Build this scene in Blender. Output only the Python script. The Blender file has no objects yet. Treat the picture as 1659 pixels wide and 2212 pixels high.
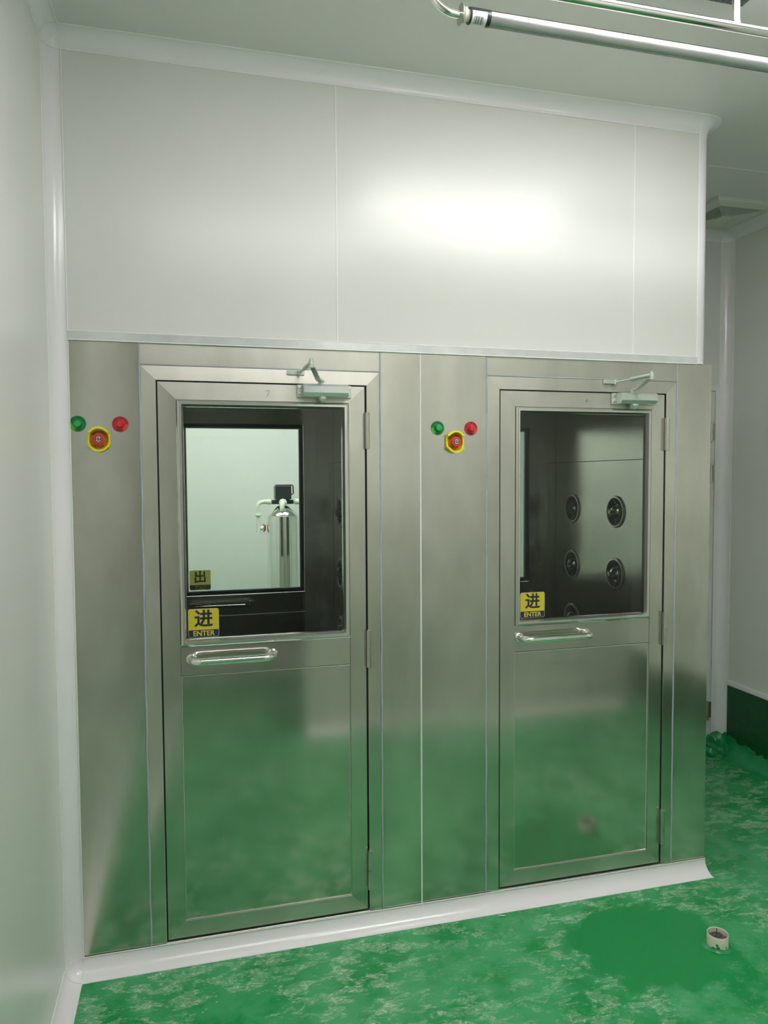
import bpy, bmesh, math, random
from mathutils import Vector, Matrix
random.seed(7)
S = bpy.context.scene
COL = S.collection
PI = math.pi

# ---------------------------------------------------------------- camera
cam = bpy.data.objects.new('camera', bpy.data.cameras.new('camera'))
COL.objects.link(cam)
cam.data.sensor_fit = 'HORIZONTAL'
cam.data.sensor_width = 36.0
cam.data.lens = 36.0 * 1579.17 / 1659.0
cam.data.clip_start = 0.02
cR = Vector((0.967202, -0.253948, -0.005624)); cU = Vector((0.017573, 0.044808, 0.998841)); cF = Vector((0.253402, 0.966179, -0.047801))
cam.matrix_world = Matrix(((cR.x, cU.x, -cF.x, 0.2248), (cR.y, cU.y, -cF.y, -2.7016), (cR.z, cU.z, -cF.z, 1.7499), (0, 0, 0, 1)))
S.camera = cam

# ---------------------------------------------------------------- light and exposure
LAMP = (1.0, 0.965, 0.955)
LAMP_MAIN = 21.0
LAMP_REAR = 11.5
LAMP_FAR = 17.0
S.view_settings.view_transform = 'Standard'
S.view_settings.look = 'None'
S.view_settings.gamma = 1.0
S.view_settings.use_curve_mapping = False
S.view_settings.exposure = 0.58
w = bpy.data.worlds.new('world'); S.world = w; w.use_nodes = True
w.node_tree.nodes['Background'].inputs[0].default_value = (0.8, 0.9, 0.8, 1)
w.node_tree.nodes['Background'].inputs[1].default_value = 0.05
S.cycles.max_bounces = 12
S.cycles.glossy_bounces = 8
S.cycles.diffuse_bounces = 6
S.cycles.transparent_max_bounces = 12
S.cycles.caustics_reflective = True
S.cycles.blur_glossy = 0.6
S.cycles.sample_clamp_indirect = 6.0

# ---------------------------------------------------------------- materials
def nmat(name):
    m = bpy.data.materials.new(name); m.use_nodes = True
    nt = m.node_tree
    return m, nt, nt.nodes['Principled BSDF']

def N(nt, typ, **kw):
    n = nt.nodes.new(typ)
    for k, v in kw.items():
        if hasattr(n, k): setattr(n, k, v)
    return n

def plain(name, col, rough=0.5, metal=0.0, spec=0.5, var=0.06, scale=9.0, coat=0.0, bump=0.0):
    """colour with a faint procedural mottling"""
    m, nt, b = nmat(name)
    tc = N(nt, 'ShaderNodeTexCoord'); no = N(nt, 'ShaderNodeTexNoise')
    no.inputs['Scale'].default_value = scale; no.inputs['Detail'].default_value = 4
    nt.links.new(tc.outputs['Object'], no.inputs['Vector'])
    cr = N(nt, 'ShaderNodeValToRGB')
    cr.color_ramp.elements[0].position = 0.3; cr.color_ramp.elements[1].position = 0.7
    cr.color_ramp.elements[0].color = tuple(c * (1 - var) for c in col) + (1,)
    cr.color_ramp.elements[1].color = tuple(min(1, c * (1 + var)) for c in col) + (1,)
    nt.links.new(no.outputs['Fac'], cr.inputs[0]); nt.links.new(cr.outputs[0], b.inputs['Base Color'])
    b.inputs['Roughness'].default_value = rough; b.inputs['Metallic'].default_value = metal
    b.inputs['Specular IOR Level'].default_value = spec; b.inputs['Coat Weight'].default_value = coat
    if bump:
        bp = N(nt, 'ShaderNodeBump'); bp.inputs['Strength'].default_value = bump; bp.inputs['Distance'].default_value = 0.004
        nt.links.new(no.outputs['Fac'], bp.inputs['Height']); nt.links.new(bp.outputs[0], b.inputs['Normal'])
    return m

def emis(name, col, s):
    m, nt, b = nmat(name)
    b.inputs['Base Color'].default_value = (0.8, 0.8, 0.8, 1)
    b.inputs['Emission Color'].default_value = col + (1,)
    b.inputs['Emission Strength'].default_value = s
    return m

def steel(name, base, r0, r1, stretch, stain=0.12, grain=0.02):
    """brushed stainless sheet: grain along one axis, cloudy stains, uneven gloss"""
    m, nt, b = nmat(name)
    tc = N(nt, 'ShaderNodeTexCoord')
    mp = N(nt, 'ShaderNodeMapping'); mp.inputs['Scale'].default_value = stretch
    nt.links.new(tc.outputs['Object'], mp.inputs[0])
    g = N(nt, 'ShaderNodeTexNoise'); g.inputs['Scale'].default_value = 1.0; g.inputs['Detail'].default_value = 3
    nt.links.new(mp.outputs[0], g.inputs['Vector'])
    mp2 = N(nt, 'ShaderNodeMapping'); mp2.inputs['Scale'].default_value = (3.2, 3.2, 1.5)
    nt.links.new(tc.outputs['Object'], mp2.inputs[0])
    c = N(nt, 'ShaderNodeTexNoise'); c.inputs['Scale'].default_value = 1.0; c.inputs['Detail'].default_value = 7
    c.inputs['Roughness'].default_value = 0.55; c.inputs['Distortion'].default_value = 0.15
    nt.links.new(mp2.outputs[0], c.inputs['Vector'])
    # small specks and fingerprints
    sp = N(nt, 'ShaderNodeTexNoise'); sp.inputs['Scale'].default_value = 60; sp.inputs['Detail'].default_value = 2
    nt.links.new(tc.outputs['Object'], sp.inputs['Vector'])
    spr = N(nt, 'ShaderNodeValToRGB'); spr.color_ramp.elements[0].position = 0.74; spr.color_ramp.elements[1].position = 0.82
    spr.color_ramp.elements[0].color = (1, 1, 1, 1); spr.color_ramp.elements[1].color = (0.80, 0.79, 0.74, 1)
    nt.links.new(sp.outputs['Fac'], spr.inputs[0])
    cr = N(nt, 'ShaderNodeValToRGB'); cr.color_ramp.elements[0].position = 0.32; cr.color_ramp.elements[1].position = 0.68
    cr.color_ramp.elements[0].color = tuple(x * (1 - stain) for x in base) + (1,)
    cr.color_ramp.elements[1].color = tuple(min(1, x * (1 + stain * 0.5)) for x in base) + (1,)
    nt.links.new(c.outputs['Fac'], cr.inputs[0])
    mx = N(nt, 'ShaderNodeMix', data_type='RGBA', blend_type='MULTIPLY'); mx.inputs[0].default_value = 1.0
    nt.links.new(cr.outputs[0], mx.inputs[6]); nt.links.new(spr.outputs[0], mx.inputs[7])
    nt.links.new(mx.outputs[2], b.inputs['Base Color'])
    mr = N(nt, 'ShaderNodeMapRange'); mr.inputs[1].default_value = 0.3; mr.inputs[2].default_value = 0.7
    mr.inputs[3].default_value = r0; mr.inputs[4].default_value = r1
    nt.links.new(c.outputs['Fac'], mr.inputs[0]); nt.links.new(mr.outputs[0], b.inputs['Roughness'])
    bp = N(nt, 'ShaderNodeBump'); bp.inputs['Strength'].default_value = grain; bp.inputs['Distance'].default_value = 0.001
    nt.links.new(g.outputs['Fac'], bp.inputs['Height']); nt.links.new(bp.outputs[0], b.inputs['Normal'])
    b.inputs['Metallic'].default_value = 0.90
    return m

def floor_material():
    m, nt, b = nmat('green_epoxy_floor')
    L = nt.links.new
    tc = N(nt, 'ShaderNodeTexCoord')
    # streaky smears of dried dust
    mp = N(nt, 'ShaderNodeMapping'); mp.inputs['Rotation'].default_value = (0, 0, 0.45); mp.inputs['Scale'].default_value = (6.5, 12.5, 1)
    L(tc.outputs['Object'], mp.inputs[0])
    n1 = N(nt, 'ShaderNodeTexNoise'); n1.inputs['Scale'].default_value = 1.6; n1.inputs['Detail'].default_value = 9
    n1.inputs['Roughness'].default_value = 0.72; n1.inputs['Distortion'].default_value = 0.45
    L(mp.outputs[0], n1.inputs['Vector'])
    # large zones where the smears gather
    n2 = N(nt, 'ShaderNodeTexNoise'); n2.inputs['Scale'].default_value = 1.7; n2.inputs['Detail'].default_value = 3
    L(tc.outputs['Object'], n2.inputs['Vector'])
    # the still-wet clean pool of fresh paint
    mp3 = N(nt, 'ShaderNodeMapping'); mp3.inputs['Location'].default_value = (-1.85, 0.39, 0)
    L(tc.outputs['Object'], mp3.inputs[0])
    mp4 = N(nt, 'ShaderNodeMapping'); mp4.inputs['Rotation'].default_value = (0, 0, 0.95); mp4.inputs['Scale'].default_value = (2.8, 3.5, 1)
    L(mp3.outputs[0], mp4.inputs[0])
    nn = N(nt, 'ShaderNodeTexNoise'); nn.inputs['Scale'].default_value = 9; nn.inputs['Detail'].default_value = 4
    L(tc.outputs['Object'], nn.inputs['Vector'])
    vl = N(nt, 'ShaderNodeVectorMath', operation='LENGTH'); L(mp4.outputs[0], vl.inputs[0])
    ad = N(nt, 'ShaderNodeMath', operation='MULTIPLY_ADD'); ad.inputs[1].default_value = 0.9; L(nn.outputs['Fac'], ad.inputs[0]); L(vl.outputs['Value'], ad.inputs[2])
    pool = N(nt, 'ShaderNodeMapRange'); pool.inputs[1].default_value = 1.25; pool.inputs[2].default_value = 1.42; pool.inputs[3].default_value = 0; pool.inputs[4].default_value = 1
    L(ad.outputs[0], pool.inputs[0])
    # smear strength = ramp(n1) * zone
    r1 = N(nt, 'ShaderNodeMapRange'); r1.inputs[1].default_value = 0.485; r1.inputs[2].default_value = 0.56; L(n1.outputs['Fac'], r1.inputs[0])
    r2 = N(nt, 'ShaderNodeMapRange'); r2.inputs[1].default_value = 0.42; r2.inputs[2].default_value = 0.58; r2.inputs[3].default_value = 0.2; L(n2.outputs['Fac'], r2.inputs[0])
    m1 = N(nt, 'ShaderNodeMath', operation='MULTIPLY'); L(r1.outputs[0], m1.inputs[0]); L(r2.outputs[0], m1.inputs[1])
    m2 = N(nt, 'ShaderNodeMath', operation='MULTIPLY'); L(m1.outputs[0], m2.inputs[0]); L(pool.outputs[0], m2.inputs[1])
    # a thin veil of dust as well
    r3 = N(nt, 'ShaderNodeMapRange'); r3.inputs[1].default_value = 0.40; r3.inputs[2].default_value = 0.56; r3.inputs[4].default_value = 0.75
    n6 = N(nt, 'ShaderNodeTexNoise'); n6.inputs['Scale'].default_value = 4.2; n6.inputs['Detail'].default_value = 9; n6.inputs['Roughness'].default_value = 0.65
    L(tc.outputs['Object'], n6.inputs['Vector']); L(n6.outputs['Fac'], r3.inputs[0])
    m3 = N(nt, 'ShaderNodeMath', operation='MULTIPLY'); L(r3.outputs[0], m3.inputs[0]); L(pool.outputs[0], m3.inputs[1])
    mx = N(nt, 'ShaderNodeMix', data_type='RGBA'); mx.inputs[6].default_value = (0.006, 0.27, 0.066, 1); mx.inputs[7].default_value = (0.075, 0.40, 0.17, 1)
    L(m3.outputs[0], mx.inputs[0])
    # fine specks inside the smears
    n4 = N(nt, 'ShaderNodeTexNoise'); n4.inputs['Scale'].default_value = 5.0; n4.inputs['Detail'].default_value = 8; n4.inputs['Roughness'].default_value = 0.7; n4.inputs['Distortion'].default_value = 1.6
    L(mp.outputs[0], n4.inputs['Vector'])
    pm = N(nt, 'ShaderNodeMapping'); pm.inputs['Location'].default_value = (-0.33, 0.37, 0); L(tc.outputs['Object'], pm.inputs[0])
    pl = N(nt, 'ShaderNodeVectorMath', operation='LENGTH'); L(pm.outputs[0], pl.inputs[0])
    pa = N(nt, 'ShaderNodeMath', operation='MULTIPLY_ADD'); pa.inputs[1].default_value = 0.16; L(nn.outputs['Fac'], pa.inputs[0]); L(pl.outputs['Value'], pa.inputs[2])
    pud = N(nt, 'ShaderNodeMapRange'); pud.inputs[1].default_value = 0.205; pud.inputs[2].default_value = 0.215; L(pa.outputs[0], pud.inputs[0])
    m6 = N(nt, 'ShaderNodeMath', operation='MULTIPLY'); L(m2.outputs[0], m6.inputs[0]); L(pud.outputs[0], m6.inputs[1]); m2 = m6
    r4 = N(nt, 'ShaderNodeMapRange'); r4.inputs[1].default_value = 0.52; r4.inputs[2].default_value = 0.58; L(n4.outputs['Fac'], r4.inputs[0])
    m4 = N(nt, 'ShaderNodeMath', operation='MULTIPLY'); L(m2.outputs[0], m4.inputs[0]); L(r4.outputs[0], m4.inputs[1])
    a5 = N(nt, 'ShaderNodeMath', operation='MULTIPLY_ADD'); a5.inputs[1].default_value = 0.17; L(m2.outputs[0], a5.inputs[0])
    m5 = N(nt, 'ShaderNodeMath', operation='MULTIPLY'); m5.inputs[1].default_value = 1.0; L(m4.outputs[0], m5.inputs[0]); L(m5.outputs[0], a5.inputs[2])
    mx2 = N(nt, 'ShaderNodeMix', data_type='RGBA'); mx2.inputs[7].default_value = (0.47, 0.60, 0.45, 1)
    L(a5.outputs[0], mx2.inputs[0]); L(mx.outputs[2], mx2.inputs[6])
    L(mx2.outputs[2], b.inputs['Base Color'])
    ro = N(nt, 'ShaderNodeMapRange'); ro.inputs[3].default_value = 0.16; ro.inputs[4].default_value = 0.5
    L(m2.outputs[0], ro.inputs[0])
    r7 = N(nt, 'ShaderNodeMapRange'); r7.inputs[3].default_value = 0.25; L(pud.outputs[0], r7.inputs[0])
    m7 = N(nt, 'ShaderNodeMath', operation='MULTIPLY'); L(ro.outputs[0], m7.inputs[0]); L(r7.outputs[0], m7.inputs[1]); L(m7.outputs[0], b.inputs['Roughness'])
    bp = N(nt, 'ShaderNodeBump'); bp.inputs['Strength'].default_value = 0.12; bp.inputs['Distance'].default_value = 0.003
    L(a5.outputs[0], bp.inputs['Height']); L(bp.outputs[0], b.inputs['Normal'])
    b.inputs['Specular IOR Level'].default_value = 0.35
    return m

def translucent(name, col):
    m = bpy.data.materials.new(name); m.use_nodes = True
    nt = m.node_tree; nt.nodes.clear()
    out = N(nt, 'ShaderNodeOutputMaterial'); mix = N(nt, 'ShaderNodeMixShader'); d = N(nt, 'ShaderNodeBsdfDiffuse'); t = N(nt, 'ShaderNodeBsdfTranslucent')
    no = N(nt, 'ShaderNodeTexNoise'); no.inputs['Scale'].default_value = 30
    cr = N(nt, 'ShaderNodeValToRGB'); cr.color_ramp.elements[0].color = tuple(c * 0.93 for c in col) + (1,); cr.color_ramp.elements[1].color = col + (1,)
    nt.links.new(no.outputs['Fac'], cr.inputs[0]); nt.links.new(cr.outputs[0], d.inputs[0]); nt.links.new(cr.outputs[0], t.inputs[0])
    mix.inputs[0].default_value = 0.75
    nt.links.new(d.outputs[0], mix.inputs[1]); nt.links.new(t.outputs[0], mix.inputs[2]); nt.links.new(mix.outputs[0], out.inputs[0])
    return m

def glass_material(name, tint, rough=0.0):
    m = bpy.data.materials.new(name); m.use_nodes = True
    nt = m.node_tree; nt.nodes.clear()
    out = N(nt, 'ShaderNodeOutputMaterial'); mix = N(nt, 'ShaderNodeMixShader'); fr = N(nt, 'ShaderNodeFresnel')
    fr.inputs[0].default_value = 1.45
    tr = N(nt, 'ShaderNodeBsdfTransparent'); tr.inputs[0].default_value = tint + (1,)
    gl = N(nt, 'ShaderNodeBsdfGlossy'); gl.inputs['Roughness'].default_value = rough
    nt.links.new(fr.outputs[0], mix.inputs[0]); nt.links.new(tr.outputs[0], mix.inputs[1]); nt.links.new(gl.outputs[0], mix.inputs[2])
    nt.links.new(mix.outputs[0], out.inputs[0])
    return m

ST = (0.60, 0.595, 0.53)
M = dict(
    panel=plain('coated_wall_panel', (0.735, 0.745, 0.71), 0.28, spec=0.5, var=0.012, scale=2.0),
    ceil=plain('coated_ceiling_panel', (0.70, 0.70, 0.68), 0.30, spec=0.5, var=0.012, scale=2.0),
    alu=plain('powder_coated_coving', (0.86, 0.84, 0.865), 0.2, spec=0.6, var=0.012, scale=3.0),
    alu_trim=plain('aluminium_channel', (0.72, 0.74, 0.74), 0.22, metal=0.35, var=0.08, scale=14),
    seal=plain('white_sealant', (0.86, 0.89, 0.855), 0.4, var=0.03, scale=40),
    grey_seal=plain('grey_sealant', (0.40, 0.44, 0.50), 0.35, var=0.08, scale=30),
    steel_v=steel('brushed_steel_upright', ST, 0.14, 0.19, (160, 160, 2.0), stain=0.24),
    steel_h=steel('brushed_steel_crossways', ST, 0.32, 0.40, (2.0, 160, 160), stain=0.2),
    steel_door=steel('brushed_steel_door_sheet', ST, 0.10, 0.135, (160, 160, 2.0), stain=0.13),
    steel_in=steel('steel_chamber_sheet', (0.60, 0.595, 0.53), 0.20, 0.26, (160, 160, 2.0), stain=0.15),
    chrome=plain('polished_steel', (0.90, 0.89, 0.86), 0.09, metal=1.0, var=0.02),
    satin=plain('satin_steel', (0.60, 0.59, 0.53), 0.35, metal=1.0, var=0.06, scale=20),
    trim=plain('window_trim_aluminium', (0.70, 0.70, 0.66), 0.22, metal=0.9, var=0.03),
    closer=plain('silver_paint', (0.62, 0.67, 0.64), 0.28, metal=0.55, var=0.03),
    black=plain('black_rubber', (0.012, 0.012, 0.012), 0.5, var=0.1),
    black_gloss=plain('black_plastic', (0.02, 0.024, 0.026), 0.3, var=0.1),
    dark=plain('dark_floor_plate', (0.03, 0.032, 0.03), 0.35, var=0.25),
    green=plain('green_plastic', (0.005, 0.22, 0.045), 0.3, var=0.04),
    green_lens=plain('green_lens', (0.0, 0.40, 0.10), 0.18, var=0.02, coat=0.5),
    lime=plain('pale_green_print', (0.16, 0.50, 0.03), 0.3),
    red=plain('red_plastic', (0.50, 0.02, 0.03), 0.3, var=0.04),
    red_lens=plain('red_lens', (0.72, 0.012, 0.02), 0.18, var=0.02, coat=0.5),
    salmon=plain('pale_red_print', (0.62, 0.08, 0.05), 0.3),
    knob=plain('red_knob', (0.55, 0.055, 0.045), 0.35, var=0.05),
    yellow=plain('yellow_plastic', (0.86, 0.78, 0.0), 0.3, var=0.03),
    orange=plain('orange_plate', (0.62, 0.25, 0.01), 0.4, var=0.06),
    ink=plain('dark_print', (0.012, 0.012, 0.02), 0.5),
    ink_white=plain('white_print', (0.8, 0.8, 0.78), 0.5),
    stick_yellow=plain('sticker_yellow', (0.60, 0.50, 0.035), 0.35, var=0.03),
    stick_navy=plain('sticker_navy', (0.02, 0.025, 0.055), 0.35, var=0.03),
    stick_edge=plain('sticker_edge', (0.62, 0.62, 0.42), 0.4),
    stick_back=translucent('sticker_back_navy', (0.10, 0.12, 0.05)),
    stick_back_yellow=translucent('sticker_back_yellow', (0.98, 0.86, 0.26)),
    stick_back_edge=translucent('sticker_back_edge', (0.85, 0.86, 0.6)),
    pen=plain('pen_mark', (0.07, 0.035, 0.03), 0.6),
    pvc=plain('white_pvc', (0.74, 0.77, 0.66), 0.35, var=0.02),
    pipe=plain('ivory_pvc', (0.72, 0.70, 0.58), 0.4, var=0.08, scale=40),
    debris=plain('grey_rubble', (0.12, 0.09, 0.085), 0.9, var=0.6, scale=90, bump=1.0),
    floor=floor_material(),
    green_wall=plain('green_skirting_paint', (0.006, 0.085, 0.025), 0.4, var=0.15, scale=25, bump=0.15),
    green_fillet=plain('green_fillet_paint', (0.015, 0.27, 0.09), 0.32, var=0.12, scale=18, bump=0.3),
    glass=glass_material('window_glass', (0.80, 0.83, 0.81)),
    clear=glass_material('clear_tube_film', (0.97, 0.98, 0.98), 0.03),
    tube_core=plain('grey_tube_body', (0.80, 0.81, 0.80), 0.35, metal=0.0, var=0.03),
    label=plain('barcode_label', (0.72, 0.78, 0.74), 0.5),
    vent=plain('vent_plastic', (0.64, 0.67, 0.62), 0.45, var=0.03),
    vent_dark=plain('vent_inside', (0.05, 0.06, 0.05), 0.8),
    plate=plain('dark_granular_plate', (0.10, 0.11, 0.12), 0.6, var=0.7, scale=120, bump=0.5),
    lamp=emis('lamp_diffuser', LAMP, LAMP_MAIN),
    lamp_rear=emis('rear_lamp_diffuser', LAMP, LAMP_REAR),
    lamp_far=emis('far_lamp_diffuser', (1.0, 0.97, 0.985), LAMP_FAR),
    lamp_body=plain('lamp_housing', (0.75, 0.77, 0.75), 0.4),
    rim=plain('bright_nozzle_rim', (0.93, 0.93, 0.90), 0.3, metal=0.6, var=0.02),
    brass=plain('brass', (0.55, 0.42, 0.22), 0.25, metal=1.0),
)

# ---------------------------------------------------------------- mesh helpers
class MB:
    def __init__(s): s.bm = bmesh.new(); s.mi = 0
    def v(s, p): return s.bm.verts.new(p)
    def f(s, vs, smooth=False):
        try:
            f = s.bm.faces.new(vs); f.material_index = s.mi; f.smooth = smooth; return f
        except ValueError: return None
    def quad(s, a, b, c, d, smooth=False): return s.f([s.v(a), s.v(b), s.v(c), s.v(d)], smooth)
    def box(s, x0, x1, y0, y1, z0, z1, bev=0.0):
        b2 = bmesh.new()
        r = bmesh.ops.create_cube(b2, size=1.0)
        for v in b2.verts:
            v.co = Vector(((x0 + x1) / 2 + v.co.x * (x1 - x0), (y0 + y1) / 2 + v.co.y * (y1 - y0), (z0 + z1) / 2 + v.co.z * (z1 - z0)))
        if bev: bmesh.ops.bevel(b2, geom=b2.edges[:], offset=bev, segments=2, affect='EDGES', profile=0.5)
        s.add(b2); b2.free(); return s
    def add(s, b2, smooth=None):
        mp = {}
        for v in b2.verts: mp[v] = s.bm.verts.new(v.co)
        for f in b2.faces:
            nf = s.bm.faces.new([mp[v] for v in f.verts]); nf.material_index = s.mi
            nf.smooth = f.smooth if smooth is None else smooth
    def add_mesh(s, me, mat):
        vs = [s.bm.verts.new(mat @ v.co) for v in me.vertices]
        for p in me.polygons:
            try:
                f = s.bm.faces.new([vs[i] for i in p.vertices]); f.material_index = s.mi
            except ValueError: pass
    def tube(s, pts, r, n=16, caps=True, radii=None, squash=None):
        """round bar along a path of points"""
        pts = [Vector(p) for p in pts]; rings = []
        t0 = (pts[1] - pts[0]).normalized()
        up = Vector((0, 0, 1)) if abs(t0.z) < 0.9 else Vector((1, 0, 0))
        nrm = (up - t0 * up.dot(t0)).normalized()
        for i, p in enumerate(pts):
            t = (pts[min(i + 1, len(pts) - 1)] - pts[max(i - 1, 0)]).normalized()
            nrm = (nrm - t * nrm.dot(t)).normalized(); bn = t.cross(nrm)
            rr = radii[i] if radii else r
            sq = squash or 1.0
            rings.append([s.v(p + (nrm * math.cos(a) * sq + bn * math.sin(a)) * rr) for a in [2 * PI * k / n for k in range(n)]])
        for a, b in zip(rings, rings[1:]):
            for k in range(n): s.f([a[k], a[(k + 1) % n], b[(k + 1) % n], b[k]], True)
        if caps: s.f(rings[0][::-1]); s.f(rings[-1])
        return s
    def lathe(s, c, axis, prof, n=32, smooth=True, cap0=True, cap1=True):
        """prof: (radius, distance along axis)"""
        c = Vector(c); ax = Vector(axis).normalized()
        u = Vector((0, 0, 1)) if abs(ax.z) < 0.9 else Vector((1, 0, 0))
        u = (u - ax * u.dot(ax)).normalized(); w_ = ax.cross(u); rings = []
        for r, h in prof:
            if r < 1e-6: rings.append([s.v(c + ax * h)])
            else: rings.append([s.v(c + ax * h + (u * math.cos(a) + w_ * math.sin(a)) * r) for a in [2 * PI * k / n for k in range(n)]])
        for a, b in zip(rings, rings[1:]):
            for k in range(n):
                k2 = (k + 1) % n
                if len(a) == 1 and len(b) == 1: continue
                if len(a) == 1: s.f([a[0], b[k2], b[k]], smooth)
                elif len(b) == 1: s.f([a[k], a[k2], b[0]], smooth)
                else: s.f([a[k], a[k2], b[k2], b[k]], smooth)
        if cap0 and len(rings[0]) > 1: s.f(rings[0][::-1])
        if cap1 and len(rings[-1]) > 1: s.f(rings[-1])
        return s
    def ring_frame(s, x0, x1, z0, z1, prof):
        """mitred picture frame in an x-z plane; prof: (distance inward, y)"""
        loops = []
        for o, y in prof:
            loops.append([s.v((x0 + o, y, z0 + o)), s.v((x1 - o, y, z0 + o)), s.v((x1 - o, y, z1 - o)), s.v((x0 + o, y, z1 - o))])
        for a, b in zip(loops, loops[1:]):
            for k in range(4): s.f([a[k], a[(k + 1) % 4], b[(k + 1) % 4], b[k]])
        return s
    def prism(s, pts, axis, a0, a1, smooth=False):
        """polygon pts in the two other axes, extruded along axis (0,1,2)"""
        def P(p, t):
            l = [p[0], p[1]]; l.insert(axis, t); return l
        A = [s.v(P(p, a0)) for p in pts]; B = [s.v(P(p, a1)) for p in pts]
        for k in range(len(pts)):
            k2 = (k + 1) % len(pts); s.f([A[k], A[k2], B[k2], B[k]], smooth)
        s.f(A[::-1]); s.f(B)
        return s
    def build(s, name, mats, parent=None, origin=None):
        if not isinstance(mats, (list, tuple)): mats = [mats]
        bmesh.ops.recalc_face_normals(s.bm, faces=s.bm.faces[:])
        o0 = Vector(origin) if origin else Vector((0, 0, 0))
        for e in s.bm.edges:
            if len(e.link_faces) == 2 and e.calc_face_angle(0.0) > 0.62: e.smooth = False
        base = world_loc(parent) if parent is not None else Vector((0, 0, 0))
        off = base + (o0 - base if origin else Vector((0, 0, 0)))
        for v in s.bm.verts: v.co -= off
        me = bpy.data.meshes.new(name); s.bm.to_mesh(me); s.bm.free()
        for m in mats: me.materials.append(M[m] if isinstance(m, str) else m)
        ob = bpy.data.objects.new(name, me); COL.objects.link(ob)
        if parent is not None:
            ob.parent = parent; ob.location = off - base
        else: ob.location = off
        return ob

def world_loc(o):
    p = Vector((0, 0, 0))
    while o is not None: p = p + o.location; o = o.parent
    return p

def tag(o, label=None, cat=None, group=None, kind=None):
    if label: o['label'] = label
    if cat: o['category'] = cat
    if group: o['group'] = group
    if kind: o['kind'] = kind
    return o

def empty(name, loc, label, cat, group=None):
    o = bpy.data.objects.new(name, None); COL.objects.link(o); o.location = loc; o.empty_display_size = 0.1
    return tag(o, label, cat, group)

def struct(o): o['kind'] = 'structure'; return o

def text_mesh(body, size, bold=0.0):
    c = bpy.data.curves.new('lettering', 'FONT'); c.body = body; c.size = size; c.offset = bold
    c.align_x = 'CENTER'; c.align_y = 'CENTER'; c.extrude = 0.0; c.resolution_u = 3
    o = bpy.data.objects.new('lettering', c); COL.objects.link(o)
    bpy.context.view_layer.update()
    me = bpy.data.meshes.new_from_object(o.evaluated_get(bpy.context.evaluated_depsgraph_get()))
    bpy.data.objects.remove(o); bpy.data.curves.remove(c)
    return me

def face_mat(x, y, z, rot=0.0, mirror=False, sx=1.0):
    """letters drawn in x-y, stood up facing -y"""
    m = Matrix.Translation((x, y, z)) @ Matrix.Rotation(PI / 2, 4, 'X') @ Matrix.Rotation(rot, 4, 'Z')
    m = m @ Matrix.Diagonal(((-1 if mirror else 1) * sx, 1, 1, 1))
    return m

def arc_text(mb, body, cx, y, cz, r, size, a_mid, a_step, top=True, bold=0.0):
    n = len(body)
    for i, ch in enumerate(body):
        if ch == ' ': continue
        k = i - (n - 1) / 2
        a = a_mid - k * a_step if top else a_mid + k * a_step
        rot = a - PI / 2 if top else a + PI / 2
        mb.add_mesh(text_mesh(ch, size, bold), face_mat(cx + r * math.cos(a), y, cz + r * math.sin(a), rot))

# ---------------------------------------------------------------- dimensions
XL, XR = -0.230, 3.460        # side walls
YB, YA = -4.00, 1.195         # rear wall, alcove wall
ZC = 3.238                    # ceiling
XE = 2.385                    # outer end of the wall above the cabinets
RC = 0.055                    # coving radius
ZT = 2.252                    # bottom edge of the upper wall

# ---------------------------------------------------------------- room
b = MB(); b.box(XL - 0.1, XR + 0.1, YB - 0.1, YA, -0.1, 0.0); struct(b.build('floor', 'floor'))
b = MB(); b.box(XL - 0.1, XR + 0.1, YB - 0.1, YA, ZC, ZC + 0.08); b.mi = 1
b.box(-0.17, XR, 0.371, 0.376, ZC - 0.0012, ZC + 0.001)
b.box(XL, XR, -2.2, -2.196, ZC - 0.0012, ZC + 0.001); struct(b.build('ceiling', ['ceil', 'seal']))
b = MB(); b.box(XL - 0.1, XL, YB - 0.1, 0.06, 0, ZC); b.mi = 1
b.box(XL - 0.001, XL + 0.0012, -1.35, -1.346, 0.05, ZC - 0.05); struct(b.build('wall_left', ['panel', 'seal']))
b = MB(); b.box(XR, XR + 0.1, YB - 0.1, YA + 0.1, 0, ZC); b.mi = 1
b.box(XR - 0.0012, XR + 0.001, -0.6, -0.596, 0.45, ZC - 0.05); struct(b.build('wall_right', ['panel', 'seal']))
b = MB(); b.box(XL, XR, YB - 0.1, YB, 0, ZC); b.mi = 1
for x in (0.9, 2.1): b.box(x, x + 0.004, YB - 0.001, YB + 0.0012, 0.45, ZC - 0.05)
struct(b.build('wall_rear', ['panel', 'seal']))
b = MB(); b.box(2.40, XR, YA, YA + 0.1, 0, ZC); struct(b.build('wall_alcove', 'panel'))
# partition beside the opening in which the photographer stands
YP = -2.18
b = MB(); b.box(0.95, XR, YP - 0.1, YP, 0, ZC); b.mi = 1
for x in (1.5, 2.65): b.box(x, x + 0.004, YP - 0.001, YP + 0.0012, 0.05, ZC - 0.05)
struct(b.build('wall_entrance', ['panel', 'seal']))
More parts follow.
